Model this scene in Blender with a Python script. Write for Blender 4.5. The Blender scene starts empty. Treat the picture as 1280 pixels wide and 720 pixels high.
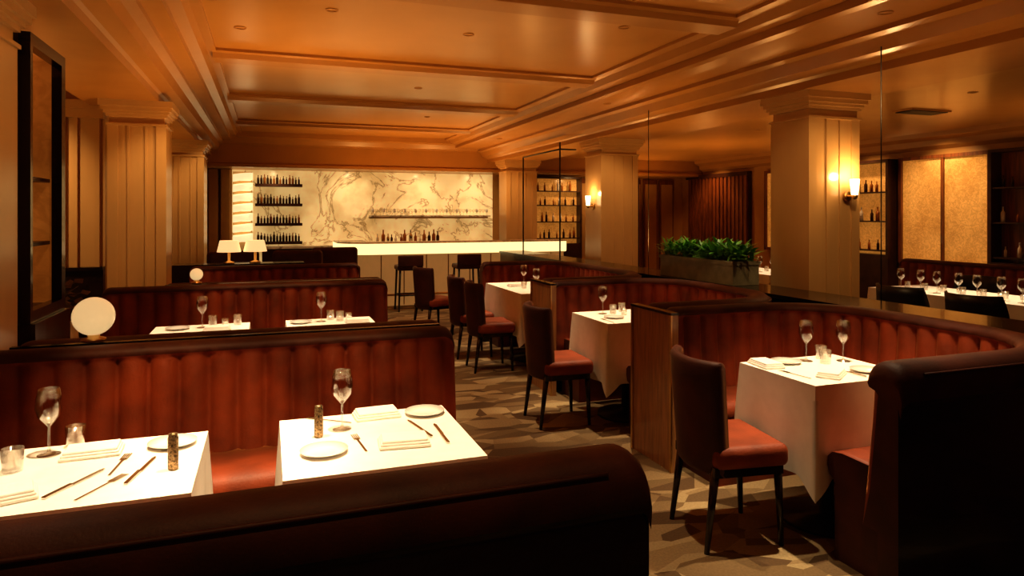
import bpy, math, random
from mathutils import Vector, Matrix
random.seed(7)
S=bpy.context.scene
C=bpy.context.collection
# ------------------------------------------------------------------ materials
def newmat(name):
    m=bpy.data.materials.new(name); m.use_nodes=True
    nt=m.node_tree; b=nt.nodes['Principled BSDF']
    return m,nt,b
def setp(b,**k):
    for kk,v in k.items():
        n=kk.replace('_',' ')
        if n in b.inputs: b.inputs[n].default_value=v
def mat(name,col,rough=.5,metal=0,noise=0,nscale=8,bump=0,bscale=60,sheen=0,coat=0,emit=None,es=0,stretch=None,scol=None):
    m,nt,b=newmat(name)
    setp(b,Base_Color=(*col,1),Roughness=rough,Metallic=metal,Sheen_Weight=sheen,Coat_Weight=coat)
    if sheen: setp(b,Sheen_Tint=(*(scol or (1,.42,.12)),1),Sheen_Roughness=.3)
    if emit: setp(b,Emission_Color=(*emit,1),Emission_Strength=es)
    tc=nt.nodes.new('ShaderNodeTexCoord'); mp=nt.nodes.new('ShaderNodeMapping')
    nt.links.new(tc.outputs['Object'],mp.inputs[0])
    if stretch: mp.inputs['Scale'].default_value=stretch
    if noise:
        n=nt.nodes.new('ShaderNodeTexNoise'); n.inputs['Scale'].default_value=nscale; n.inputs['Detail'].default_value=6
        nt.links.new(mp.outputs[0],n.inputs[0])
        r=nt.nodes.new('ShaderNodeValToRGB')
        r.color_ramp.elements[0].color=(*[c*(1-noise) for c in col],1); r.color_ramp.elements[0].position=.3
        r.color_ramp.elements[1].color=(*[min(1,c*(1+noise)) for c in col],1); r.color_ramp.elements[1].position=.7
        nt.links.new(n.outputs[0],r.inputs[0]); nt.links.new(r.outputs[0],b.inputs['Base Color'])
    if bump:
        n=nt.nodes.new('ShaderNodeTexNoise'); n.inputs['Scale'].default_value=bscale
        nt.links.new(mp.outputs[0],n.inputs[0])
        bp=nt.nodes.new('ShaderNodeBump'); bp.inputs['Strength'].default_value=bump; bp.inputs['Distance'].default_value=.01
        nt.links.new(n.outputs[0],bp.inputs['Height']); nt.links.new(bp.outputs[0],b.inputs['Normal'])
    return m
M_ceil=mat('lacquer_ceiling',(.52,.27,.075),.24,noise=.06,nscale=1.5,bump=.05,bscale=3)
M_trim=mat('trim_paint',(.45,.225,.062),.27,noise=.05,nscale=3)
M_wall=mat('wall_plaster',(.50,.28,.095),.35,noise=.1,nscale=3)
M_col=mat('column_lacquer',(.60,.385,.165),.22,noise=.06,nscale=4,stretch=(1,1,.3))
M_velvet=mat('velvet_oxblood',(.235,.043,.011),.62,noise=.4,nscale=5,bump=.15,bscale=120,sheen=.3)
M_velvetd=mat('velvet_dark',(.065,.013,.005),.62,noise=.4,nscale=6,sheen=.12,bump=.1,bscale=120)
M_wood=mat('ebonised_wood',(.012,.005,.004),.25,noise=.5,nscale=10,stretch=(1,1,8),coat=.3)
M_wooded=mat('walnut_end_panel',(.38,.18,.065),.3,noise=.3,nscale=8,stretch=(6,6,.6),coat=.3)
M_brown=mat('mahogany_panel',(.19,.06,.018),.35,noise=.5,nscale=6,stretch=(6,6,.5),coat=.2)
M_cloth=mat('linen_cloth',(.90,.85,.76),.85,noise=.03,nscale=20,bump=.08,bscale=9)
M_napkin=mat('napkin_linen',(.90,.86,.79),.8,bump=.15,bscale=40,noise=.03)
M_china=mat('china',(.88,.85,.8),.12,noise=.02)
M_steel=mat('polished_steel',(.7,.66,.6),.18,1,noise=.03)
M_brass=mat('aged_brass',(.6,.38,.15),.3,1,noise=.1)
M_mosaic=mat('mosaic_brass',(.3,.2,.1),.3,.7,noise=.9,nscale=180)
M_black=mat('black_metal',(.012,.010,.009),.4,noise=.2)
M_leaf=mat('leaf_green',(.12,.38,.05),.45,noise=.5,nscale=14)
M_plan=mat('planter_stone',(.20,.20,.14),.6,noise=.2,nscale=12,bump=.2)
M_bottleA=mat('bottle_dark',(.05,.02,.01),.12,noise=.3)
M_bottleB=mat('bottle_amber',(.4,.14,.03),.12,noise=.3)
M_shade=mat('lamp_glow_shade',(.9,.8,.6),.6,emit=(1,.62,.28),es=.8,noise=.02)
M_globe=mat('glass_globe_glow',(.8,.62,.38),.15,emit=(1,.68,.32),es=.55,noise=.02,coat=.5)
M_sconce=mat('sconce_glow',(.95,.85,.65),.4,emit=(1,.66,.32),es=6,noise=.02)
M_barglow=mat('backlit_bar_edge',(.9,.8,.55),.3,emit=(1,.74,.32),es=1.25,noise=.03)
M_barfront=mat('onyx_bar_front',(.5,.3,.12),.3,noise=.15,nscale=3,emit=(1,.5,.15),es=.17)
M_sail=mat('backlit_alabaster',(.9,.82,.65),.3,emit=(1,.74,.38),es=.8,noise=.05)
M_shelfwood=mat('shelf_wood',(.05,.018,.01),.35,noise=.3)
def glassmat():
    m,nt,b=newmat('clear_glass'); nt.nodes.remove(b)
    out=nt.nodes['Material Output']
    t=nt.nodes.new('ShaderNodeBsdfTransparent'); g=nt.nodes.new('ShaderNodeBsdfGlossy'); g.inputs['Roughness'].default_value=.03
    t.inputs[0].default_value=(.96,.94,.91,1)
    lw=nt.nodes.new('ShaderNodeLayerWeight'); lw.inputs[0].default_value=.4
    mx=nt.nodes.new('ShaderNodeMixShader')
    nt.links.new(lw.outputs['Facing'],mx.inputs[0]); nt.links.new(t.outputs[0],mx.inputs[1]); nt.links.new(g.outputs[0],mx.inputs[2])
    nt.links.new(mx.outputs[0],out.inputs[0]); return m
M_glass=glassmat()
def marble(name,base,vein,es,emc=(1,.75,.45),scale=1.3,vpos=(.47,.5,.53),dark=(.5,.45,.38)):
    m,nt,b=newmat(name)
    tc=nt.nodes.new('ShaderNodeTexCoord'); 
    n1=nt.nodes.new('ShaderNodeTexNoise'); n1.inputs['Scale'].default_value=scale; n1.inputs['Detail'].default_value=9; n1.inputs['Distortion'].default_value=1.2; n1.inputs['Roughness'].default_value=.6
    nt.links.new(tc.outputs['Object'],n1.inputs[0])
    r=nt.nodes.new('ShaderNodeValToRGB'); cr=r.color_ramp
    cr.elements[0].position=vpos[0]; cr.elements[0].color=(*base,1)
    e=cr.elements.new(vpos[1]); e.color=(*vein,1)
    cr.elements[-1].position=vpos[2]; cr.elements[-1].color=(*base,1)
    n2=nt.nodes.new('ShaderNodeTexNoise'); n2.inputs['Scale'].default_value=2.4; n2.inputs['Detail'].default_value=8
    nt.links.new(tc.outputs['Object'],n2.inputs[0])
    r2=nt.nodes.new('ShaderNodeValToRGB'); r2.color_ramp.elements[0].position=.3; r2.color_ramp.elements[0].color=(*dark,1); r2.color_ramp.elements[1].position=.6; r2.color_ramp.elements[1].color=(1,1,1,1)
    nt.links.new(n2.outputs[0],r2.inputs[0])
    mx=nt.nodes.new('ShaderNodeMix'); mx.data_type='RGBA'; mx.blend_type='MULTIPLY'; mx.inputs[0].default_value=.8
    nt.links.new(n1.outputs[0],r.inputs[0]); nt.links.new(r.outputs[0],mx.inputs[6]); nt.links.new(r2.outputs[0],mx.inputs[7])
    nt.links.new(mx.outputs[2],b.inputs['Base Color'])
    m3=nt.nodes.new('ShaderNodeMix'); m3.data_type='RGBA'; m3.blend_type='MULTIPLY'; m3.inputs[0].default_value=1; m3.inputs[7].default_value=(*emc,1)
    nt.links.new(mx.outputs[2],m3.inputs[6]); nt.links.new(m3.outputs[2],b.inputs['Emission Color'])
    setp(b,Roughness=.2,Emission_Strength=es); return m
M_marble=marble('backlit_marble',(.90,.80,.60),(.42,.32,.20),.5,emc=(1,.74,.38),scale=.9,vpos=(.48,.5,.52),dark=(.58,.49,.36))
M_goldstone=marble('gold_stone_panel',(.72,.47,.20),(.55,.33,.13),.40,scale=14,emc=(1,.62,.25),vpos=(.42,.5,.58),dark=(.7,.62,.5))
M_cabback=marble('cabinet_back_stone',(.6,.33,.12),(.5,.26,.09),.22,scale=5,emc=(1,.52,.18),vpos=(.4,.5,.6))  # emission put into the stone to brighten the cabinet interior
M_bartop=marble('bar_top_stone',(.7,.6,.45),(.3,.2,.12),.1)
def carpet():
    m,nt,b=newmat('patterned_carpet')
    tc=nt.nodes.new('ShaderNodeTexCoord')
    mp=nt.nodes.new('ShaderNodeMapping'); mp.inputs['Rotation'].default_value=(0,0,.7); mp.inputs['Scale'].default_value=(1,2.0,1)
    nt.links.new(tc.outputs['Object'],mp.inputs[0])
    v=nt.nodes.new('ShaderNodeTexVoronoi'); v.inputs['Scale'].default_value=3.0
    nt.links.new(mp.outputs[0],v.inputs[0])
    mp2=nt.nodes.new('ShaderNodeMapping'); mp2.inputs['Rotation'].default_value=(0,0,-.5); mp2.inputs['Scale'].default_value=(1,2.4,1)
    nt.links.new(tc.outputs['Object'],mp2.inputs[0])
    v2=nt.nodes.new('ShaderNodeTexVoronoi'); v2.inputs['Scale'].default_value=2.4
    nt.links.new(mp2.outputs[0],v2.inputs[0])
    sx=nt.nodes.new('ShaderNodeSeparateColor'); nt.links.new(v.outputs['Color'],sx.inputs[0])
    sx2=nt.nodes.new('ShaderNodeSeparateColor'); nt.links.new(v2.outputs['Color'],sx2.inputs[0])
    ad=nt.nodes.new('ShaderNodeMath'); ad.operation='ADD'; nt.links.new(sx.outputs[0],ad.inputs[0]); nt.links.new(sx2.outputs[0],ad.inputs[1])
    fr=nt.nodes.new('ShaderNodeMath'); fr.operation='FRACT'; nt.links.new(ad.outputs[0],fr.inputs[0])
    r=nt.nodes.new('ShaderNodeValToRGB'); r.color_ramp.interpolation='CONSTANT'
    cols=[(.15,.085,.035),(.38,.26,.125),(.25,.16,.07),(.50,.37,.19),(.20,.125,.055)]
    r.color_ramp.elements[0].color=(*cols[0],1); r.color_ramp.elements[1].position=.18; r.color_ramp.elements[1].color=(*cols[1],1)
    for p,c in zip((.45,.65,.85),cols[2:]):
        e=r.color_ramp.elements.new(p); e.color=(*c,1)
    nt.links.new(fr.outputs[0],r.inputs[0])
    n=nt.nodes.new('ShaderNodeTexNoise'); n.inputs['Scale'].default_value=90; nt.links.new(tc.outputs['Object'],n.inputs[0])
    mx=nt.nodes.new('ShaderNodeMix'); mx.data_type='RGBA'; mx.blend_type='MULTIPLY'; mx.inputs[0].default_value=.5
    nt.links.new(r.outputs[0],mx.inputs[6]); nt.links.new(n.outputs[0],mx.inputs[7])
    nt.links.new(mx.outputs[2],b.inputs['Base Color']); setp(b,Roughness=.9)
    bp=nt.nodes.new('ShaderNodeBump'); bp.inputs['Strength'].default_value=.3; nt.links.new(n.outputs[0],bp.inputs['Height']); nt.links.new(bp.outputs[0],b.inputs['Normal'])
    return m
M_carpet=carpet()
# ------------------------------------------------------------------ mesh builder
class MB:
    def __init__(s): s.v=[];s.f=[];s.m=[];s.mats=[];s.sm=[]
    def mi(s,m):
        if m not in s.mats: s.mats.append(m)
        return s.mats.index(m)
    def face(s,idx,m,smooth=False): s.f.append(tuple(idx)); s.m.append(s.mi(m)); s.sm.append(smooth)
    def box(s,x0,x1,y0,y1,z0,z1,m,bev=0):
        if bev:
            s.rbox(x0,x1,y0,y1,z0,z1,m,bev); return
        b=len(s.v)
        s.v+=[(x0,y0,z0),(x1,y0,z0),(x1,y1,z0),(x0,y1,z0),(x0,y0,z1),(x1,y0,z1),(x1,y1,z1),(x0,y1,z1)]
        for q in ((0,3,2,1),(4,5,6,7),(0,1,5,4),(1,2,6,5),(2,3,7,6),(3,0,4,7)): s.face([b+i for i in q],m)
    def rbox(s,x0,x1,y0,y1,z0,z1,m,r):
        rings=[]
        K=4
        def ring(ins,z,rr):
            pts=[]
            for cx,cy,a0 in ((x1-r,y1-r,0),(x0+r,y1-r,90),(x0+r,y0+r,180),(x1-r,y0+r,270)):
                for k in range(K+1):
                    a=math.radians(a0+90*k/K); pts.append((cx+rr*math.cos(a),cy+rr*math.sin(a),z))
            return pts
        for k in range(K+1):
            a=math.pi/2*k/K; rings.append(ring(0,z0+r-r*math.cos(a),max(.001,r*math.sin(a))))
        for k in range(K+1):
            a=math.pi/2*k/K; rings.append(ring(0,z1-r+r*math.sin(a),max(.001,r*math.cos(a))))
        s.loft(rings,m,True)
    def loft(s,rings,m,smooth=True,cap=True,closed=True):
        b=len(s.v); n=len(rings[0])
        for r in rings: s.v+=list(r)
        for i in range(len(rings)-1):
            for j in range(n if closed else n-1):
                j2=(j+1)%n
                s.face((b+i*n+j,b+i*n+j2,b+(i+1)*n+j2,b+(i+1)*n+j),m,smooth)
        if cap:
            s.face([b+j for j in range(n)][::-1],m); s.face([b+(len(rings)-1)*n+j for j in range(n)],m)
    def lathe(s,prof,c,m,seg=20,cap=False):
        rings=[[(c[0]+max(r,.0005)*math.cos(2*math.pi*j/seg),c[1]+max(r,.0005)*math.sin(2*math.pi*j/seg),c[2]+z) for j in range(seg)] for r,z in prof]
        s.loft(rings,m,True,cap)
    def rod(s,p,q,r0,r1,m,seg=8):
        p=Vector(p);q=Vector(q);d=(q-p).normalized(); a=d.orthogonal().normalized(); b2=d.cross(a)
        rings=[]
        for P,R in ((p,r0),(q,r1)):
            rings.append([tuple(P+a*R*math.cos(2*math.pi*j/seg)+b2*R*math.sin(2*math.pi*j/seg)) for j in range(seg)])
        s.loft(rings,m,True)
    def obj(s,name,loc=(0,0,0),rot=0,scale=1):
        me=bpy.data.meshes.new(name); me.from_pydata(s.v,[],s.f)
        for m in s.mats: me.materials.append(m)
        me.polygons.foreach_set('material_index',s.m); me.polygons.foreach_set('use_smooth',s.sm)
        me.update(); o=bpy.data.objects.new(name,me); C.objects.link(o)
        o.location=loc; o.rotation_euler=(0,0,rot); o.scale=(scale,)*3
        return o
def inst(o,loc,rot=0,name=None):
    n=bpy.data.objects.new(name or o.name.split('.')[0],o.data); C.objects.link(n); n.location=loc; n.rotation_euler=(0,0,rot); n.scale=o.scale; return n
def extr(mb,prof,axis,a,b,m):
    if axis=='y': rings=[[(p[0],t,p[1]) for p in prof] for t in (a,b)]
    else: rings=[[(t,p[0],p[1]) for p in prof] for t in (a,b)]
    mb.loft(rings,m,False)
def roundpath(pts,r,closed=False):
    out=[Vector(pts[0]).to_2d()]
    for i in range(1,len(pts)-1):
        p=Vector(pts[i]).to_2d(); a=(Vector(pts[i-1]).to_2d()-p); b=(Vector(pts[i+1]).to_2d()-p)
        a.normalize(); b.normalize()
        ang=math.acos(max(-1,min(1,a.dot(b)))); t=r/math.tan(ang/2)
        c=p+(a+b).normalized()*(r/math.sin(ang/2))
        s0=p+a*t; s1=p+b*t
        a0=math.atan2(*(s0-c).yx); a1=math.atan2(*(s1-c).yx)
        d=(a1-a0+math.pi)%(2*math.pi)-math.pi
        for k in range(13):
            an=a0+d*k/12; out.append(c+Vector((math.cos(an),math.sin(an)))*r)
    out.append(Vector(pts[-1]).to_2d()); return out
def resample(pts,ds):
    L=[0]
    for i in range(1,len(pts)): L.append(L[-1]+(pts[i]-pts[i-1]).length)
    n=max(2,int(L[-1]/ds)); out=[];j=0
    for k in range(n+1):
        s=L[-1]*k/n
        while j<len(L)-2 and L[j+1]<s: j+=1
        t=(s-L[j])/max(1e-9,L[j+1]-L[j]); out.append((pts[j].lerp(pts[j+1],t),s))
    return out,L[-1]
def sweep(mb,pts,prof,side,chan=0,rend=0,ds=.011,trim=(0,0)):
    """prof: closed loop of (n,z,material,channelflag)"""
    sm,L=resample(pts,ds); sm=[q for q in sm if trim[0]-1e-6<=q[1]<=L-trim[1]+1e-6]
    rings=[];n=len(sm)
    for i,(p,s) in enumerate(sm):
        a=sm[max(0,i-1)][0]; b=sm[min(n-1,i+1)][0]; t=(b-a).normalized()
        nn=Vector((-t.y,t.x))*side
        dz=0
        if rend:
            e=min(s,L-s)
            if e<rend: q=1-e/rend; dz=rend*(1-math.sqrt(max(0,1-q*q)))
        ring=[]
        for (o,z,m,fl) in prof:
            oo=o
            if chan and fl: oo+=.045*(abs(math.sin(math.pi*s/chan))**.5)*fl-.032*fl
            zz=z-dz if z>.8 else z
            q=p+nn*oo; ring.append((q.x,q.y,zz))
        rings.append(ring)
    b=len(mb.v); k=len(prof)
    for r in rings: mb.v+=r
    for i in range(n-1):
        for j in range(k):
            j2=(j+1)%k
            q=(b+i*k+j,b+i*k+j2,b+(i+1)*k+j2,b+(i+1)*k+j)
            if side>0: q=q[::-1]
            mb.face(q,prof[j][2],prof[j][1]>.25)
    c1=[b+j for j in range(k)]; c2=[b+(n-1)*k+j for j in range(k)]
    mb.face(c1 if side>0 else c1[::-1],M_velvetd); mb.face(c2[::-1] if side>0 else c2,M_velvetd)
V=M_velvet; W=M_wood; D_=M_velvetd
BACK=[(-.09,0,W,0),(-.09,.80,W,0),(-.10,.82,D_,0),(-.105,.88,D_,0),(-.092,.925,D_,0),(-.06,.95,D_,0),(-.02,.955,D_,0),(.015,.952,D_,0),(.038,.94,D_,0),(.048,.925,D_,0),(.044,.91,V,.1),(.03,.90,V,.6),(.03,.885,V,1),(.034,.8,V,1),(.042,.7,V,1),(.055,.58,V,1),(.07,.44,V,1),(.07,.3,V,0),(0,.3,W,0),(0,0,W,0)]
SEAT=[(.03,.30,V,0),(.03,.465,V,0),(.33,.475,V,0),(.385,.465,V,0),(.41,.44,V,0),(.412,.40,V,0),(.40,.36,V,0),(.37,.345,V,0),(.37,0,V,0),(.03,0,W,0)]
def booth(name,path,side,rad=0,chan=.12,trim=(0,0)):
    mb=MB(); pts=roundpath(path,rad) if rad else [Vector(p) for p in path]
    sweep(mb,pts,BACK,side,chan,.06)
    sweep(mb,pts,SEAT,side,0,0,.04,trim)
    for off,z,r in ((-.098,.918,.006),):
        sm,L=resample(pts,.06)
        sm=[q for q in sm if .07<q[1]<L-.07]
        P=[]
        for i,(p,s) in enumerate(sm):
            a=sm[max(0,i-1)][0]; b=sm[min(len(sm)-1,i+1)][0]; t=(b-a).normalized(); nn=Vector((-t.y,t.x))*side
            q=p+nn*off; P.append([tuple((q.x+nn.x*r*math.cos(u),q.y+nn.y*r*math.cos(u),z+r*math.sin(u))) for u in (0,1.05,2.1,3.14,4.2,5.25)])
        mb.loft(P,D_,True)
    return mb.obj(name)
# ------------------------------------------------------------------ room
def simple(name,*a,**k):
    mb=MB(); mb.box(*a,**k); return mb.obj(name)
simple('floor',-3.6,9.3,-1.6,13.7,-.05,0,M_carpet)
simple('ceiling',-1.5,5.06,-1.6,13.7,2.95,3.05,M_ceil)
simple('ceiling_side_bay',-3.6,-1.4,-1.6,13.7,2.70,3.05,M_ceil)
simple('ceiling_side_bay',5.0,9.3,-1.6,13.7,2.68,3.05,M_ceil)
mb=MB(); extr(mb,[(-.42,3),(-.42,2.925),(-.49,2.92),(-.52,2.87),(-.60,2.85),(-.60,2.80),(-.72,2.79),(-.72,2.75),(-.78,2.72),(-.80,2.64),(-.90,2.61),(-.92,2.59),(-.92,2.53),(-1.55,2.53),(-1.55,3)],'y',-1.6,12.9,M_trim); mb.obj('trim_1')
mb=MB(); extr(mb,[(3.15,3),(3.15,2.925),(3.23,2.915),(3.27,2.86),(3.38,2.845),(3.38,2.79),(3.44,2.78),(3.84,2.775),(3.84,2.74),(3.90,2.72),(3.95,2.64),(4.04,2.61),(4.06,2.59),(4.06,2.53),(4.86,2.53),(4.86,2.60),(4.95,2.63),(5.02,2.7),(5.1,2.72),(5.1,3)],'y',-1.6,12.9,M_trim); mb.obj('trim_2')
k=3
for y in (1.9,4.2,6.5,8.8,11.1):
    mb=MB(); extr(mb,[(y-.17,2.97),(y-.17,2.925),(y-.13,2.915),(y-.11,2.875),(y+.11,2.875),(y+.13,2.915),(y+.17,2.925),(y+.17,2.97)],'x',-.45,3.2,M_trim); mb.obj('trim_%d'%k); k+=1
mb=MB(); extr(mb,[(12.55,3),(12.55,2.86),(12.62,2.84),(12.66,2.76),(12.75,2.74),(12.75,2.42),(12.72,2.40),(12.72,2.35),(13.65,2.35),(13.65,3)],'x',-3.6,9.3,M_trim); mb.obj('trim_%d'%k); k+=1
mb=MB(); mb.box(-3.6,9.3,13.52,13.7,0,3,M_wall)
mb.obj('wall_back')
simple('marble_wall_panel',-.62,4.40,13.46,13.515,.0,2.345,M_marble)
mb=MB()
for i in range(9):
    x=5.05+i*.42
    mb.box(x,x+.37,13.47,13.515,.0,2.3,M_brown); mb.box(x+.04,x+.33,13.45,13.475,.2,2.2,M_wall)
mb.obj('wall_panelling')
mb=MB(); 
for x in (-1.0,-.80): mb.box(x,x+.15,13.35,13.515,0,2.34,M_trim)
mb.obj('pilaster')
simple('wall_left',-1.7,-1.5,-1.6,3.45,0,2.75,M_wall)
mb=MB(); mb.box(-3.7,-3.5,3.5,13.7,0,2.75,M_wall); mb.obj('wall_left_bay')
mb=MB(); mb.box(-3.5,-1.45,7.35,7.5,0,2.72,M_col)
mb.box(-3.5,-1.45,7.27,7.36,0,1.0,M_wood); mb.box(-3.5,-1.45,7.24,7.36,1.0,1.03,M_wood)
for x in (-3.3,-2.75,-2.2,-1.83):
    mb.box(x,x+.06,7.30,7.36,1.03,2.6,M_col); mb.box(x+.12,x+.16,7.32,7.36,1.03,2.6,M_col); mb.box(x+.30,x+.34,7.32,7.36,1.03,2.6,M_col)
mb.box(-3.5,-1.45,7.28,7.36,2.42,2.5,M_col); mb.box(-3.5,-1.45,7.25,7.36,2.5,2.58,M_col)
mb.obj('wall_partition')
mb=MB(); mb.box(9.05,9.3,-1.6,13.7,0,2.75,M_wall)
mb.obj('wall_right')
mb=MB(); extr(mb,[(9.06,2.7),(8.8,2.69),(8.82,2.62),(8.93,2.58),(8.95,2.5),(9.06,2.45)],'y',-1.6,12.7,M_trim); mb.obj('trim_%d'%k); k+=1
mb=MB(); mb.box(8.98,9.045,-1.6,11.0,0,.16,M_brown); mb.obj('baseboard_right')
mb=MB(); mb.box(8.9,9.0,13.44,13.465,0,.16,M_brown); mb.obj('baseboard_back')
def wpanel(name,y0,y1,z0,z1,m,split=0):
    mb=MB(); mb.box(9.0,9.045,y0,y1,z0,z1,m)
    t=.05
    mb.box(8.96,9.045,y0-t,y0,z0-t,z1+t,M_brown); mb.box(8.96,9.045,y1,y1+t,z0-t,z1+t,M_brown)
    mb.box(8.96,9.045,y0,y1,z1,z1+t,M_brown); mb.box(8.96,9.045,y0,y1,z0-t,z0,M_brown)
    if split: mb.box(8.97,9.045,(y0+y1)/2-.02,(y0+y1)/2+.02,z0,z1,M_brown)
    return mb.obj(name)
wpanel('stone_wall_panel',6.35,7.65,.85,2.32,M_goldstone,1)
mb=MB()
for i in range(16):
    y=11.15+i*.125; mb.box(8.95,9.03,y,y+.085,.1,2.3,M_brown)
mb.box(8.93,9.04,11.1,13.2,2.3,2.38,M_shelfwood); mb.box(9.0,9.04,11.1,13.2,0,2.3,M_shelfwood); mb.box(8.93,9.04,11.1,13.2,0,.1,M_shelfwood)
mb.obj('slatted_wood_screen')
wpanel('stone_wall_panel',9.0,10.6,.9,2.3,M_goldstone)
def bottle(mb,x,y,z,h,m,seg=10):
    r=h*.13
    mb.lathe([(0,0),(r,0),(r,h*.58),(r*.9,h*.64),(r*.4,h*.74),(r*.36,h*.97),(r*.42,h*.975),(r*.42,h),(0,h)],(x,y,z),m,seg)
def wall_shelf_unit(name,axis,pos,a0,a1,zs,z0,z1,dep=.22,bm_=None):
    mb=MB()
    def B(a,b,d0,d1,z_0,z_1,m):
        if axis=='x': mb.box(a,b,pos-d1,pos-d0,z_0,z_1,m)
        else: mb.box(pos-d1,pos-d0,a,b,z_0,z_1,m)
    B(a0,a1,0,.02,z0,z1,bm_ or M_cabback)
    B(a0-.04,a0,0,dep,z0,z1,M_shelfwood); B(a1,a1+.04,0,dep,z0,z1,M_shelfwood); B(a0-.04,a1+.04,0,dep,z1,z1+.04,M_shelfwood); B(a0-.04,a1+.04,0,dep,0,z0,M_shelfwood)
    for z in zs:
        B(a0,a1,0.02,dep-.02,z,z+.02,M_shelfwood)
        a=a0+.06
        while a<a1-.04:
            h=random.uniform(.12,.24); mm=random.choice([M_bottleA,M_bottleB,M_bottleB,M_china])
            if axis=='x': bottle(mb,a,pos-dep*.5,z+.02,h,mm,8)
            else: bottle(mb,pos-dep*.5,a,z+.02,h,mm,8)
            a+=random.uniform(.085,.2)
    return mb.obj(name)
wall_shelf_unit('bottle_display_cabinet','x',13.44,5.1,6.3,(1.0,1.35,1.7,2.0),.9,2.28,bm_=M_goldstone)
wall_shelf_unit('bottle_display_cabinet','x',13.44,7.0,7.7,(1.0,1.35,1.7,2.0),.9,2.28,bm_=M_goldstone)
wall_shelf_unit('bottle_display_cabinet','y',9.04,7.8,8.6,(.95,1.4,1.85),.9,2.32,bm_=M_goldstone)
wall_shelf_unit('bottle_display_cabinet','y',9.04,5.0,6.2,(.95,1.4,1.85),.9,2.32,bm_=M_brown)
# ------------------------------------------------------------------ columns
def pier(x0,x1,y0,y1,zt=2.53,name='column'):
    mb=MB(); m=M_col
    mb.box(x0,x1,y0,y1,0,zt-.05,m)
    e=.014; w=.07; cx=(x0+x1)/2; cy=(y0+y1)/2
    for (a,b) in ((x0,x0+w),(x1-w,x1)): mb.box(a-e*(a==x0),b+e*(b==x1),y0-e,y1+e,.2,zt-.22,m)
    for d in (-.07,.07):
        mb.box(cx+d-.01,cx+d+.01,y0-e*.6,y1+e*.6,.2,zt-.22,m); mb.box(x0-e*.6,x1+e*.6,cy+d-.01,cy+d+.01,.2,zt-.22,m)
    for z0,z1,o in ((0,.14,.05),(.14,.18,.035),(.18,.2,.022),(zt-.22,zt-.20,.026),(zt-.14,zt-.115,.024),(zt-.115,zt-.09,.04),(zt-.09,zt-.055,.06),(zt-.055,zt,.075)):
        mb.box(x0-o,x1+o,y0-o,y1+o,z0,z1,m)
    return mb.obj(name)
pier(4.17,4.68,4.42,4.84); pier(4.17,4.70,8.1,8.55); pier(4.17,4.75,11.9,12.3); pier(4.15,4.75,.7,1.2)
pier(-1.6,-1.14,3.52,3.84); pier(-1.32,-.88,6.85,7.2); pier(-1.28,-.84,10.2,10.7)
mb=MB()
def YB(y0,y1,z0,z1,m): mb.box(-1.15,-1.10,y0,y1,z0,z1,m)
YB(3.95,3.985,.98,2.42,M_wood); YB(4.49,4.56,.98,2.42,M_wood); YB(3.985,4.49,2.36,2.42,M_wood); YB(3.985,4.49,.98,1.04,M_wood)
mb.box(-1.40,-1.38,3.95,4.56,.98,2.42,M_cabback); mb.box(-1.40,-1.15,3.95,3.965,.98,2.42,M_shelfwood)
mb.box(-1.38,-1.15,4.54,4.56,.98,2.42,M_cabback); mb.box(-1.38,-1.15,3.97,4.54,2.39,2.42,M_cabback);
for z in (1.0,1.35,1.70):
    mb.box(-1.38,-1.17,3.97,4.54,z,z+.02,M_shelfwood)
    for i in range(5): bottle(mb,-1.27,4.05+i*.1,z+.02,random.uniform(.18,.26),random.choice([M_bottleA,M_bottleB]))
mb.obj('framed_bottle_cabinet')
simple('cabinet_plinth',-1.45,-1.08,3.95,4.58,0,.978,M_wood)
mb=MB(); mb.box(3.53,3.92,1.9,10.4,0,.90,M_wood); mb.box(3.52,3.95,1.88,10.42,.90,.93,M_wood); mb.obj('divider_ledge')
def rail(name,pts,r=.012,m=M_black):
    mb=MB()
    for a,b in pts: mb.rod(a,b,r,r,m)
    return mb.obj(name)
X=3.92
rail('metal_screen_frame',[((X,8.9,.93),(X,8.9,2.55)),((X,10.38,.93),(X,10.38,2.45)),((X,8.9,2.45),(X,10.38,2.45)),((X,8.9,2.45),(4.17,8.9,2.45))],.012)
rail('metal_screen_frame',[((X,3.5,.93),(X,3.5,2.66)),((X,6.5,.93),(X,6.5,2.66))],.004)
# ------------------------------------------------------------------ booths
b0=booth('banquette_booth',[(-1.45,1.58),(.90,1.58)],1); b0.scale=(1,1,.965)
booth('banquette_booth',[(-1.45,3.35),(.88,3.35)],-1)
booth('banquette_booth',[(-1.05,3.60),(.88,3.60)],1)
simple('booth_ledge',-1.04,.84,3.458,3.492,0,.95,M_wood)
booth('banquette_booth',[(-1.2,5.98),(.98,5.98)],-1)
booth('banquette_booth',[(-.8,6.22),(.98,6.22)],1)
simple('booth_ledge',-.78,.94,6.088,6.112,0,.95,M_wood)
booth('banquette_booth',[(-.8,8.1),(1.0,8.1)],-1)
booth('banquette_booth',[(2.2,1.98),(3.40,1.98),(3.40,3.55),(2.28,3.55)],1,.5,trim=(.14,.05))
booth('banquette_booth',[(2.28,3.80),(3.40,3.80),(3.40,5.35),(2.28,5.35)],1,.5,trim=(.05,.05))
booth('banquette_booth',[(2.28,5.60),(3.40,5.60),(3.40,7.75),(2.4,7.75)],1,.5,trim=(.05,.05))
booth('banquette_booth',[(7.75,6.6),(7.75,1.0)],-1)
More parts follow.
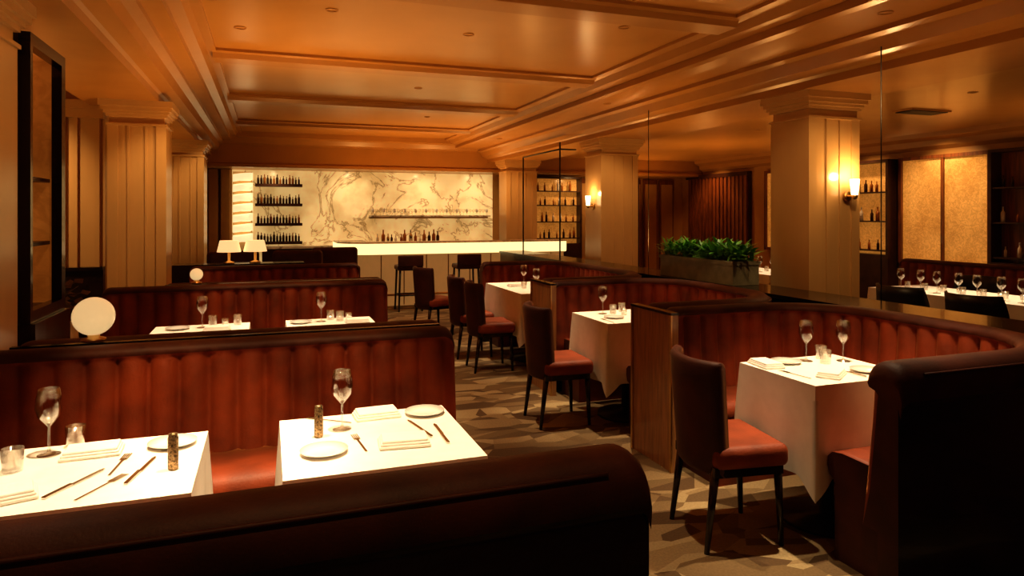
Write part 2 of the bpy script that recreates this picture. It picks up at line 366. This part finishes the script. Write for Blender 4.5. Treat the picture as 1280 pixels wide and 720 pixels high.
for y0,y1 in ((3.44,3.91),(5.24,5.71)):
    mb=MB(); mb.box(2.235,2.275,y0,y1,0,.925,M_wooded); mb.box(2.225,2.235,y0,y0+.02,.0,.93,M_brass); mb.box(2.225,2.235,y1-.02,y1,0,.93,M_brass)
    mb.box(2.225,2.278,y0,y1,.925,.94,M_wood); mb.obj('booth_end_panel')
# ------------------------------------------------------------------ tables
def table(x0,x1,y0,y1,drops=(.43,.43,.43,.43),name='dining_table'):
    mb=MB(); H=.75; cx=(x0+x1)/2; cy=(y0+y1)/2
    per=[]
    def side(a,b,d,nrm):
        L=math.dist(a,b); n=int(L/.02)
        for i in range(n):
            t=i/n; per.append(((a[0]+(b[0]-a[0])*t,a[1]+(b[1]-a[1])*t),t,d,nrm,L))
    cs=[(x0,y0),(x1,y0),(x1,y1),(x0,y1)]
    nr=[(0,-1),(1,0),(0,1),(-1,0)]
    for i in range(4): side(cs[i],cs[(i+1)%4],drops[i],nr[i])
    rings=[]
    N=8
    for k in range(N+1):
        t=k/N; ring=[]
        for (p,s,d,nn,L) in per:
            e=min(s,1-s)*L; cor=max(0,1-e/.10)
            dg=Vector((math.copysign(1,p[0]-cx),math.copysign(1,p[1]-cy)))
            o=Vector(nn).lerp(dg*.7,cor**2)
            fl=(.004+.016*t*(.5+.5*math.sin(s*L*17+p[0]*9))*(1-cor))*min(1,t*3)+.04*t*cor**1.5-.014*t*max(0,1-abs(e-.13)/.06)
            if k==0: fl=0
            z=H-.003*(k>0)-d*t*(1+.18*cor**1.5)
            ring.append((p[0]+o.x*fl,p[1]+o.y*fl,z))
        rings.append(ring)
    b=len(mb.v); n=len(per)
    for q in rings: mb.v+=q
    for i in range(N):
        for j in range(n): mb.face((b+i*n+j,b+(i+1)*n+j,b+(i+1)*n+(j+1)%n,b+i*n+(j+1)%n),M_cloth,i>0)
    mb.face([b+j for j in range(n)],M_cloth)
    mb.box(x0+.03,x1-.03,y0+.03,y1-.03,H-.03,H-.006,M_wood)
    mb.lathe([(0,.0),(.22,.0),(.22,.02),(.04,.04),(.035,.7),(.12,.72),(0,.72)],(cx,cy,0),M_black)
    return mb.obj(name)
table(.04,.66,2.07,2.68); table(-.82,-.20,2.07,2.64)
table(-.72,-.12,4.45,5.2); table(.12,.72,4.45,5.2)
table(2.31,2.93,2.41,2.93); table(2.25,2.88,4.27,4.87); table(2.3,2.93,6.15,7.28)
table(5.98,6.7,3.9,5.5); table(5.98,6.7,7.0,8.2)
table(-2.7,-2.0,4.9,5.6); table(.1,.7,6.8,7.4); table(-.6,0,6.8,7.4)
# ------------------------------------------------------------------ chairs
def make_chair():
    mb=MB()
    mb.rbox(-.17,.20,-.215,.215,.37,.475,V,.035)
    mb.box(-.17,.17,-.20,.20,.34,.385,M_wood)
    N=14;K=8
    def ring(z,th):
        t=(z-.36)/.5; rec=-.01-.035*t; w=.205+.02*t; pts=[]
        def px(y): return -.19+rec+.085*(abs(y)/w)**2.2
        for i in range(N+1):
            y=-w+2*w*i/N; pts.append((px(y)-th,y,z))
        for i in range(N+1):
            y=w-2*w*i/N; pts.append((px(y)+th,y*.92,z))
        return pts
    rings=[ring(.34,.01)]+[ring(.36+.47*k/K,.026) for k in range(K+1)]+[ring(.845,.022),ring(.857,.014),ring(.86,.004)]
    mb.loft(rings,D_,True)
    for sx,sy in ((.16,-.17),(.16,.17)): mb.rod((sx,sy,.36),(sx+.015,sy*1.03,0),.02,.012,M_wood)
    for sy in (-.17,.17): mb.rod((-.15,sy,.38),(-.20,sy*1.06,0),.022,.012,M_wood)
    return mb.obj('dining_chair')
ch=make_chair(); ch.location=(2.07,2.72,0); ch.rotation_euler=(0,0,-.14)
inst(ch,(2.02,4.62,0),-.05); inst(ch,(2.07,6.4,0),-.05); inst(ch,(2.07,7.08,0),.0)
inst(ch,(1.98,8.45,0),.3); inst(ch,(2.75,8.6,0),math.pi)
mb=MB(); mb.lathe([(0,.36),(.21,.36),(.235,.40),(.235,.44),(.2,.475),(0,.475)],(0,0,0),M_black,24)
rings=[]
for kk in range(7):
    z=.40+.46*kk/6; r=.24+.02*kk/6; th=.025 if kk<6 else .01
    h=[]
    amax=math.radians(95-25*(kk/6)**2)
    for i in range(15):
        a=math.pi-amax+2*amax*i/14; h.append(((r)*math.cos(a),r*math.sin(a),z))
    for i in range(15):
        a=math.pi+amax-2*amax*i/14; h.append(((r-th)*math.cos(a),(r-th)*math.sin(a),z))
    rings.append(h)
mb.loft(rings,M_black,True)
for a in (45,135,225,315): mb.rod((.16*math.cos(math.radians(a)),.16*math.sin(math.radians(a)),.37),(.22*math.cos(math.radians(a)),.22*math.sin(math.radians(a)),0),.018,.011,M_wood)
rc=mb.obj('tub_chair',(5.64,4.75,0))
inst(rc,(5.64,4.05,0)); inst(rc,(5.64,7.6,0)); inst(rc,(6.99,4.3,0),math.pi); inst(rc,(6.99,5.1,0),math.pi)
mb=MB(); mb.rbox(-.3,.3,-.3,.3,.3,.5,D_,.04); mb.rbox(-.32,.32,.22,.34,.3,1.05,D_,.05); mb.rbox(-.36,-.26,-.28,.32,.3,.78,D_,.04); mb.rbox(.26,.36,-.28,.32,.3,.78,D_,.04)
for sx in (-.25,.25):
    for sy in (-.22,.25): mb.rod((sx,sy,.32),(sx*1.05,sy*1.05,0),.02,.014,M_wood)
lc=mb.obj('lounge_armchair',(.45,9.6,0)); lc.rotation_euler=(0,0,math.pi-.3); inst(lc,(-.5,9.7,0),math.pi+.3); inst(lc,(.9,10.3,0),math.pi)
mb=MB(); mb.rbox(-.2,.2,-.19,.19,.64,.72,D_,.03)
mb.rbox(-.2,.2,-.21,-.17,.70,.88,D_,.018)
for sx in (-.16,.16):
    for sy in (-.15,.15): mb.rod((sx,sy,.66),(sx*1.15,sy*1.15,0),.018,.014,M_black)
for a,b in (((-.17,-.16,.25),(.17,-.16,.25)),((-.17,.16,.25),(.17,.16,.25)),((-.17,-.16,.25),(-.17,.16,.25)),((.17,-.16,.25),(.17,.16,.25))): mb.rod(a,b,.01,.01,M_black)
st=mb.obj('bar_stool',(2.10,10.72,0)); inst(st,(3.05,10.72,0))
# ------------------------------------------------------------------ bar
mb=MB()
path=roundpath([(1.2,12.4),(1.2,11.3),(5.05,11.3)],.4)
G=M_barglow
sweep(mb,path,[(0,0,M_barfront,0),(0,.84,M_barfront,0),(-.10,.86,G,0),(-.12,.88,G,0),(-.12,1.04,M_bartop,0),(-.11,1.06,M_bartop,0),(.38,1.06,M_bartop,0),(.38,1.0,M_wood,0),(.32,1.0,M_wood,0),(.32,0,M_wood,0)],1,0,0,.06)
for i in range(9):
    x_=1.75+i*.38; mb.box(x_,x_+.015,11.285,11.302,.02,.84,M_brass)
mb.rod((1.7,11.15,.2),(5.0,11.15,.2),.018,.018,M_brass)
mb.obj('bar_counter')
mb=MB(); mb.box(-.1,4.1,12.95,13.44,0,.9,M_shelfwood); mb.box(-.12,4.12,12.92,13.45,.9,.94,M_bartop); mb.obj('back_bar_cabinet')
mb=MB()
for z in (1.02,1.36,1.72,2.08):
    mb.box(-.22,.60,13.16,13.455,z-.05,z,M_shelfwood)
    x_=-.17
    while x_<.57:
        bottle(mb,x_,13.34,z,random.uniform(.13,.18),random.choice([M_bottleA,M_bottleA,M_bottleB,M_shelfwood]),8); x_+=.055
mb.obj('bottle_shelf')
mb=MB(); mb.box(1.85,4.28,13.22,13.455,1.47,1.50,M_bartop); mb.box(1.85,4.28,13.4,13.455,1.44,1.47,M_brass)
for i in range(34): 
    x_=1.92+i*.07; mb.lathe([(0,0),(.025,0),(.025,.004),(.004,.008),(.004,.05),(.026,.07),(.03,.10),(.024,.13)],(x_,13.34,1.50),M_glass if i%3 else M_china,8)
mb.obj('glass_shelf')
mb=MB()
for i in range(14):
    x_=2.0+i*.09+random.uniform(-.02,.02); bottle(mb,x_,13.2+random.uniform(-.08,.08),.94,random.uniform(.16,.30),random.choice([M_bottleA,M_bottleB,M_bottleB,M_steel,M_china]))
mb.obj('bar_bottles')
mb=MB()
for i in range(7):
    z=1.0+i*.185
    rings=[]
    for t in range(9):
        u=t/8; xx=-.60+.34*u; yb=13.30-.12*math.sin(math.pi*u)+.05*u
        rings.append([(xx,yb,z+.05*u),(xx,yb-.03,z+.10+.05*u),(xx,yb+.03,z+.14+.04*u),(xx,yb+.06,z+.02)])
    mb.loft(rings,M_sail,True)
mb.box(-.6,-.27,13.35,13.455,0,2.3,M_barfront)
mb.obj('alabaster_wall_sculpture')
# ------------------------------------------------------------------ lamps
def point(loc,e,col=(1,.62,.3),r=.05,name='lamp_light'):
    l=bpy.data.lights.new(name,'POINT'); l.energy=e; l.color=col; l.shadow_soft_size=r
    o=bpy.data.objects.new(name,l); C.objects.link(o); o.location=loc; return o
def spot(loc,tgt,e,ang=60,col=(1,.66,.34),r=.03,blend=.8,name='added_spot'):  # default name is for unseen spots added to light the room
    l=bpy.data.lights.new(name,'SPOT'); l.energy=e; l.color=col; l.shadow_soft_size=r; l.spot_size=math.radians(ang); l.spot_blend=blend
    o=bpy.data.objects.new(name,l); C.objects.link(o); o.location=loc
    o.rotation_euler=(Vector(tgt)-Vector(loc)).to_track_quat('-Z','Y').to_euler(); return o
mb=MB()
mb.lathe([(0,0),(.05,0),(.05,.012),(.025,.02),(.025,.035),(0,.035)],(0,0,0),M_brass)
mb.lathe([(.085*math.sin(math.pi*q/16),.11-.085*math.cos(math.pi*q/16)) for q in range(17)],(0,0,0),M_globe,28)
mb.obj('globe_table_lamp',(-.73,3.475,.957))
mb=MB(); mb.lathe([(0,0),(.04,0),(.04,.01),(.02,.02),(.02,.03),(0,.03)],(0,0,0),M_brass); mb.lathe([(.05*math.sin(math.pi*q/16),.075-.05*math.cos(math.pi*q/16)) for q in range(17)],(0,0,0),M_globe,24); mb.obj('globe_table_lamp',(-.55,6.1,.955))
simple('console_table',-1.0,.4,8.3,8.6,0,.957,M_wood)
mb=MB(); mb.lathe([(0,0),(.06,0),(.06,.012),(.015,.03),(.012,.17),(0,.17)],(0,0,0),M_brass); mb.lathe([(.13,.13),(.10,.26)],(0,0,0),M_shade,24); mb.lathe([(.128,.13),(.098,.26)],(0,0,0),M_shade,24)
sl=mb.obj('shaded_table_lamp',(-.42,8.42,.96)); inst(sl,(-.14,8.46,.96))
def sconce(x,y,z,dx,dy,e=7):
    mb=MB(); mb.lathe([(0,-.02),(.025,-.02),(.035,.08),(.038,.11)],(0,0,0),M_sconce,16); mb.lathe([(.0,-.06),(.02,-.05),(.028,-.02),(0,-.02)],(0,0,0),M_brass,12)
    mb.rod((0,0,-.03),(-dx*.07,-dy*.07,-.03),.012,.012,M_brass); mb.rod((-dx*.065,-dy*.065,-.03),(-dx*.078,-dy*.078,-.03),.04,.04,M_brass,16)
    mb.obj('wall_sconce',(x+dx*.08,y+dy*.08,z))
    point((x+dx*.10,y+dy*.10,z+.14),e,(1,.58,.24),.03)
sconce(4.55,4.40,1.70,0,-1,7); sconce(4.15,8.3,1.66,-1,0,3)
mb=MB(); mb.box(3.60,3.86,4.65,5.75,.932,1.12,M_plan); mb.box(3.59,3.87,4.64,5.76,1.10,1.13,M_plan); mb.box(3.62,3.84,4.67,5.73,1.12,1.125,M_black)
for i in range(620):
    x_=random.uniform(3.62,3.84); y_=random.uniform(4.68,5.72); a=random.uniform(0,6.28); L=random.uniform(.10,.22); w=random.uniform(.012,.024); el=random.uniform(.3,1.3)
    dx,dy=math.cos(a),math.sin(a); b=len(mb.v); z=1.12+random.uniform(0,.08)
    for t in (0,.35,.7,1):
        rr=L*t*math.cos(el)+.04*t*t; zz=z+L*t*math.sin(el)-.05*t*t; ww=w*math.sin(math.pi*min(1,t*.85+.12))
        mb.v+=[(x_+dx*rr-dy*ww,y_+dy*rr+dx*ww,zz),(x_+dx*rr+dy*ww,y_+dy*rr-dx*ww,zz)]
    for q in range(3): mb.face((b+q*2,b+q*2+1,b+q*2+3,b+q*2+2),M_leaf,True)
mb.obj('planter_with_foliage')
mb=MB(); mb.lathe([(0,0),(.09,0),(.11,.1),(.07,.2),(.06,.22),(.05,.2),(0,.18)],(0,0,0),M_black)
for i in range(34):
    a=random.uniform(0,6.28); p=Vector((0,0,.18)); d=Vector((math.cos(a)*.7,math.sin(a)*.7,random.uniform(.1,.8))).normalized()
    for s_ in range(5):
        q=p+d*.085; mb.rod(p,q,.006,.005,M_black,5)
        b=len(mb.v); n=d.orthogonal()*.03; mb.v+=[tuple(q),tuple(q+n+d*.03),tuple(q+d*.07),tuple(q-n+d*.03)]; mb.face((b,b+1,b+2,b+3),M_shelfwood)
        p=q; d=(d+Vector((random.uniform(-.4,.4),random.uniform(-.4,.4),random.uniform(-.35,.1)))).normalized()
mb.obj('branch_arrangement',(-1.6,5.4,.755)).scale=(1,1,.7)
table(-1.9,-1.3,5.1,5.7)
# ------------------------------------------------------------------ tableware
def wineglass():
    mb=MB(); mb.lathe([(0,0),(.034,0),(.033,.003),(.006,.008),(.0035,.02),(.0035,.09),(.012,.10),(.032,.125),(.038,.15),(.036,.18),(.029,.212),(.028,.212),(.035,.18),(.036,.15),(.03,.127),(.01,.104),(0,.103)],(0,0,0),M_glass,24); return mb.obj('wine_glass')
def tumbler():
    mb=MB(); mb.lathe([(0,0),(.026,0),(.03,.07),(.028,.07),(.024,.008),(0,.008)],(0,0,0),M_glass,20); return mb.obj('tumbler_glass')
def plate():
    mb=MB(); mb.lathe([(0,0),(.04,0),(.075,.012),(.076,.014),(.042,.005),(0,.004)],(0,0,0),M_china,28); return mb.obj('side_plate')
def napkin():
    mb=MB()
    for q,(w,z) in enumerate(((.085,0),(.08,.008),(.075,.016))): mb.rbox(-w,w,-.055+.004*q,.055-.004*q,z,z+.011,M_napkin,.005)
    return mb.obj('folded_napkin')
def fork():
    mb=MB(); mb.box(-.004,.004,-.1,.03,0,.003,M_steel); mb.box(-.011,.011,.03,.045,0,.003,M_steel)
    for i in range(4): mb.box(-.011+i*.0063,-.0075+i*.0063,.045,.09,0,.003,M_steel)
    return mb.obj('fork')
def knife():
    mb=MB(); mb.rbox(-.006,.006,-.11,-.01,0,.007,M_steel,.0025); mb.box(-.003,.009,-.01,.10,.001,.004,M_steel); mb.box(-.001,.006,.10,.11,.001,.004,M_steel); return mb.obj('table_knife')
def mill():
    mb=MB(); mb.lathe([(0,0),(.014,0),(.015,.005),(.015,.095),(.013,.10),(.013,.108),(0,.11)],(0,0,0),M_mosaic,16); return mb.obj('salt_shaker')
def candle():
    mb=MB(); mb.lathe([(0,0),(.022,0),(.024,.045),(.021,.045),(.02,.01),(0,.01)],(0,0,0),M_glass,16); mb.lathe([(0,.01),(.016,.01),(.016,.022),(0,.024)],(0,0,0),M_napkin,12); return mb.obj('votive_candle')
T=.7505
P={'g':wineglass(),'t':tumbler(),'p':plate(),'n':napkin(),'f':fork(),'k':knife(),'m':mill(),'c':candle()}
first={q:True for q in P}
def put(q,x,y,r=0,z=T):
    if first[q]: P[q].location=(x,y,z); P[q].rotation_euler=(0,0,r); first[q]=False
    else: inst(P[q],(x,y,z),r)
for a in [('g',.25,2.50),('p',.17,2.27),('p',.57,2.59),('n',.39,2.615,.05),('n',.43,2.27,-.1),('m',.165,2.44),('f',.29,2.33,.1),('k',.57,2.33,0),('k',.51,2.41,.2),('f',.21,2.62,.9),
          ('g',-.66,2.55),('p',-.30,2.52),('n',-.53,2.51,.05),('n',-.68,2.19,.3),('t',-.72,2.42),('t',-.60,2.61),('m',-.27,2.28),('f',-.43,2.38,-.1),('k',-.36,2.30,-.2),('f',-.44,2.20,-.5),('k',-.52,2.25,-.5),
          ('g',2.66,2.84),('g',2.84,2.77),('t',2.71,2.76),('t',2.78,2.86),('p',2.53,2.84),('n',2.53,2.54,.6),('p',2.76,2.55),('k',2.655,2.57,.05),('f',2.38,2.62,.1),('n',2.385,2.82,1.45),
          ('g',2.44,4.72),('t',2.52,4.70),('t',2.64,4.78),('p',2.42,4.5),('n',2.65,4.42,.4),('c',2.57,4.62),('f',2.31,4.4),('p',2.77,4.7),
          ('g',-.42,5.06),('t',-.36,5.13),('t',-.20,5.12),('p',-.57,5.04),('n',-.32,4.93),('c',-.28,5.13),
          ('g',.36,5.06),('t',.43,5.13),('t',.49,5.05),('p',.22,5.04),('n',.6,4.95),('c',.56,5.12),
          ('g',2.6,6.5),('g',2.65,7.0),('t',2.5,6.6),('n',2.5,6.85),('c',2.75,6.7),
          ]: put(*a)
for i in range(7):
    y=4.05+i*.2
    put('g',6.15+.03*(i%2),y); put('t',6.3,y+.05); put('c',6.4,y-.04)
for i in range(4): put('g',6.2,7.2+i*.25); put('t',6.35,7.25+i*.25)
mb=MB(); mb.box(6.6,7.2,5.5,5.75,2.665,2.679,M_trim)
for i in range(8): mb.box(6.63,7.17,5.52+i*.028,5.535+i*.028,2.655,2.668,M_black)
mb.obj('ceiling_vent')
# ------------------------------------------------------------------ lights
W1=(1,.75,.46)
def down(x,y,e,ang=58,tz=0,zt=2.95,col=W1,tx=0,ty=0):
    mb=MB(); mb.lathe([(.045,0),(.045,-.006),(.034,-.006),(.034,0)],(0,0,0),M_trim,20); mb.obj('added_downlight_ring',(x,y,zt))  # ring added to house an unseen spot; the ceiling shows no fittings
    spot((x,y,zt-.015),(x+tx,y+ty,tz),e,ang,col,.025)
down(.35,2.4,270,48); down(-.36,2.35,290,48,tx=-.18); down(2.62,2.6,290,50); down(2.56,4.6,230,44); down(2.62,6.8,190,48)
down(.42,4.9,190,42); down(-.36,4.9,190,42,tx=-.08); down(1.6,2.9,110,50); down(1.5,5.2,110,56); down(1.6,7.6,90,60); down(2.2,9.8,80,60)
down(6.3,4.6,160,60,zt=2.68); down(6.3,7.6,120,60,zt=2.68)
WR=(1,.60,.26)  # tint of spots added to brighten the booths
down(-.35,1.65,190,26,tz=.35,col=WR,tx=-.1,ty=1.6); down(.3,1.6,140,26,tz=.35,col=WR,tx=0,ty=1.7)
down(0,4.45,110,34,tz=.5,col=WR,ty=1.5)
down(2.4,1.4,100,38,tz=.5,col=WR,tx=.9,ty=1.5); down(.2,.7,40,75,col=WR,ty=.7)  # second spot is added fill over the front booth
down(2.5,3.4,60,40,tz=.5,col=WR,tx=.8,ty=1.3)
AM2=(1,.61,.27)  # tint of spots added to brighten columns and left partition
down(3.62,3.2,55,50,tz=1.4,zt=2.777,col=AM2,tx=.75,ty=1.4); down(3.62,6.9,55,50,tz=1.4,zt=2.777,col=AM2,tx=.75,ty=1.4); down(3.62,10.7,50,50,tz=1.4,zt=2.777,col=AM2,tx=.75,ty=1.4)
down(-.2,5.6,90,40,tz=1.5,col=AM2,tx=-.8,ty=1.4); down(-.2,9.2,75,44,tz=1.5,col=AM2,tx=-.8,ty=1.3)
down(-2.2,6.4,75,90,tz=1.5,zt=2.70,col=AM2,tx=-.1,ty=.95)
down(-.35,2.7,25,44,tz=1.6,col=AM2,tx=-.75,ty=1.2)
spot((8.4,6.9,2.66),(9.05,6.9,1.3),55,110,(1,.62,.28)); spot((8.5,8.2,2.66),(9.05,8.2,1.3),25,100,(1,.60,.26)); spot((8.3,12,2.66),(9.05,12.1,1.3),45,100,(1,.50,.18)); spot((6.2,12.7,2.33),(6.2,13.4,1.2),25,130,(1,.60,.26))  # unseen spots added to brighten the right and back walls
spot((3.72,5.2,2.72),(3.73,5.2,1.1),35,50,(1,.8,.5))  # unseen spot added to brighten the planter leaves
AM=(1,.49,.14)
for x_,y_,e in ((.5,3.475,40),(.3,6.1,135),(3.75,6.4,55),(3.75,9.6,75),(1.8,11.5,95),(3.4,11.5,95),(3.8,3.0,28)):
    spot((x_,y_,1.0 if y_<11 else 1.10),(x_+(0 if x_<3.6 else -.35),y_,3),e,150,AM,.06,1,'added_ceiling_fill')  # upward fill added to brighten the ceiling; no fittings stand here
for p,e in (((-2.3,6.3,1.2),28),((-1.9,9.2,1.2),40),((6.8,9.5,1.0),100),((8.0,4.5,1.2),40),((7.2,12.2,1.2),60),((5.2,6.5,1.0),45)):
    spot(p,(p[0],p[1],3),e,160,AM,.08,1,'added_ceiling_fill')  # more added upward fill, for the side bays
for x_ in (.1,1.5,2.9,4.0): spot((x_,12.9,2.33),(x_,13.5,1.3),15,130,(1,.73,.38),.04,1,'bar_washer')
w=bpy.data.worlds.new('world'); S.world=w; w.use_nodes=True
w.node_tree.nodes['Background'].inputs[0].default_value=(1,.5,.2,1); w.node_tree.nodes['Background'].inputs[1].default_value=.03
cd=bpy.data.cameras.new('camera'); cam=bpy.data.objects.new('camera',cd); C.objects.link(cam)
cam.location=(0,0,1.52); th=math.atan(305/850); cam.rotation_euler=(math.pi/2,0,-th)
cd.sensor_width=36; cd.lens=36*850/1280; cd.shift_y=-(360-268)/1280; cd.clip_start=.05
S.camera=cam
S.view_settings.view_transform='Standard'
S.view_settings.exposure=.12
for lk in ('Medium High Contrast','None'):
    try: S.view_settings.look=lk; break
    except Exception as ex: print(ex)
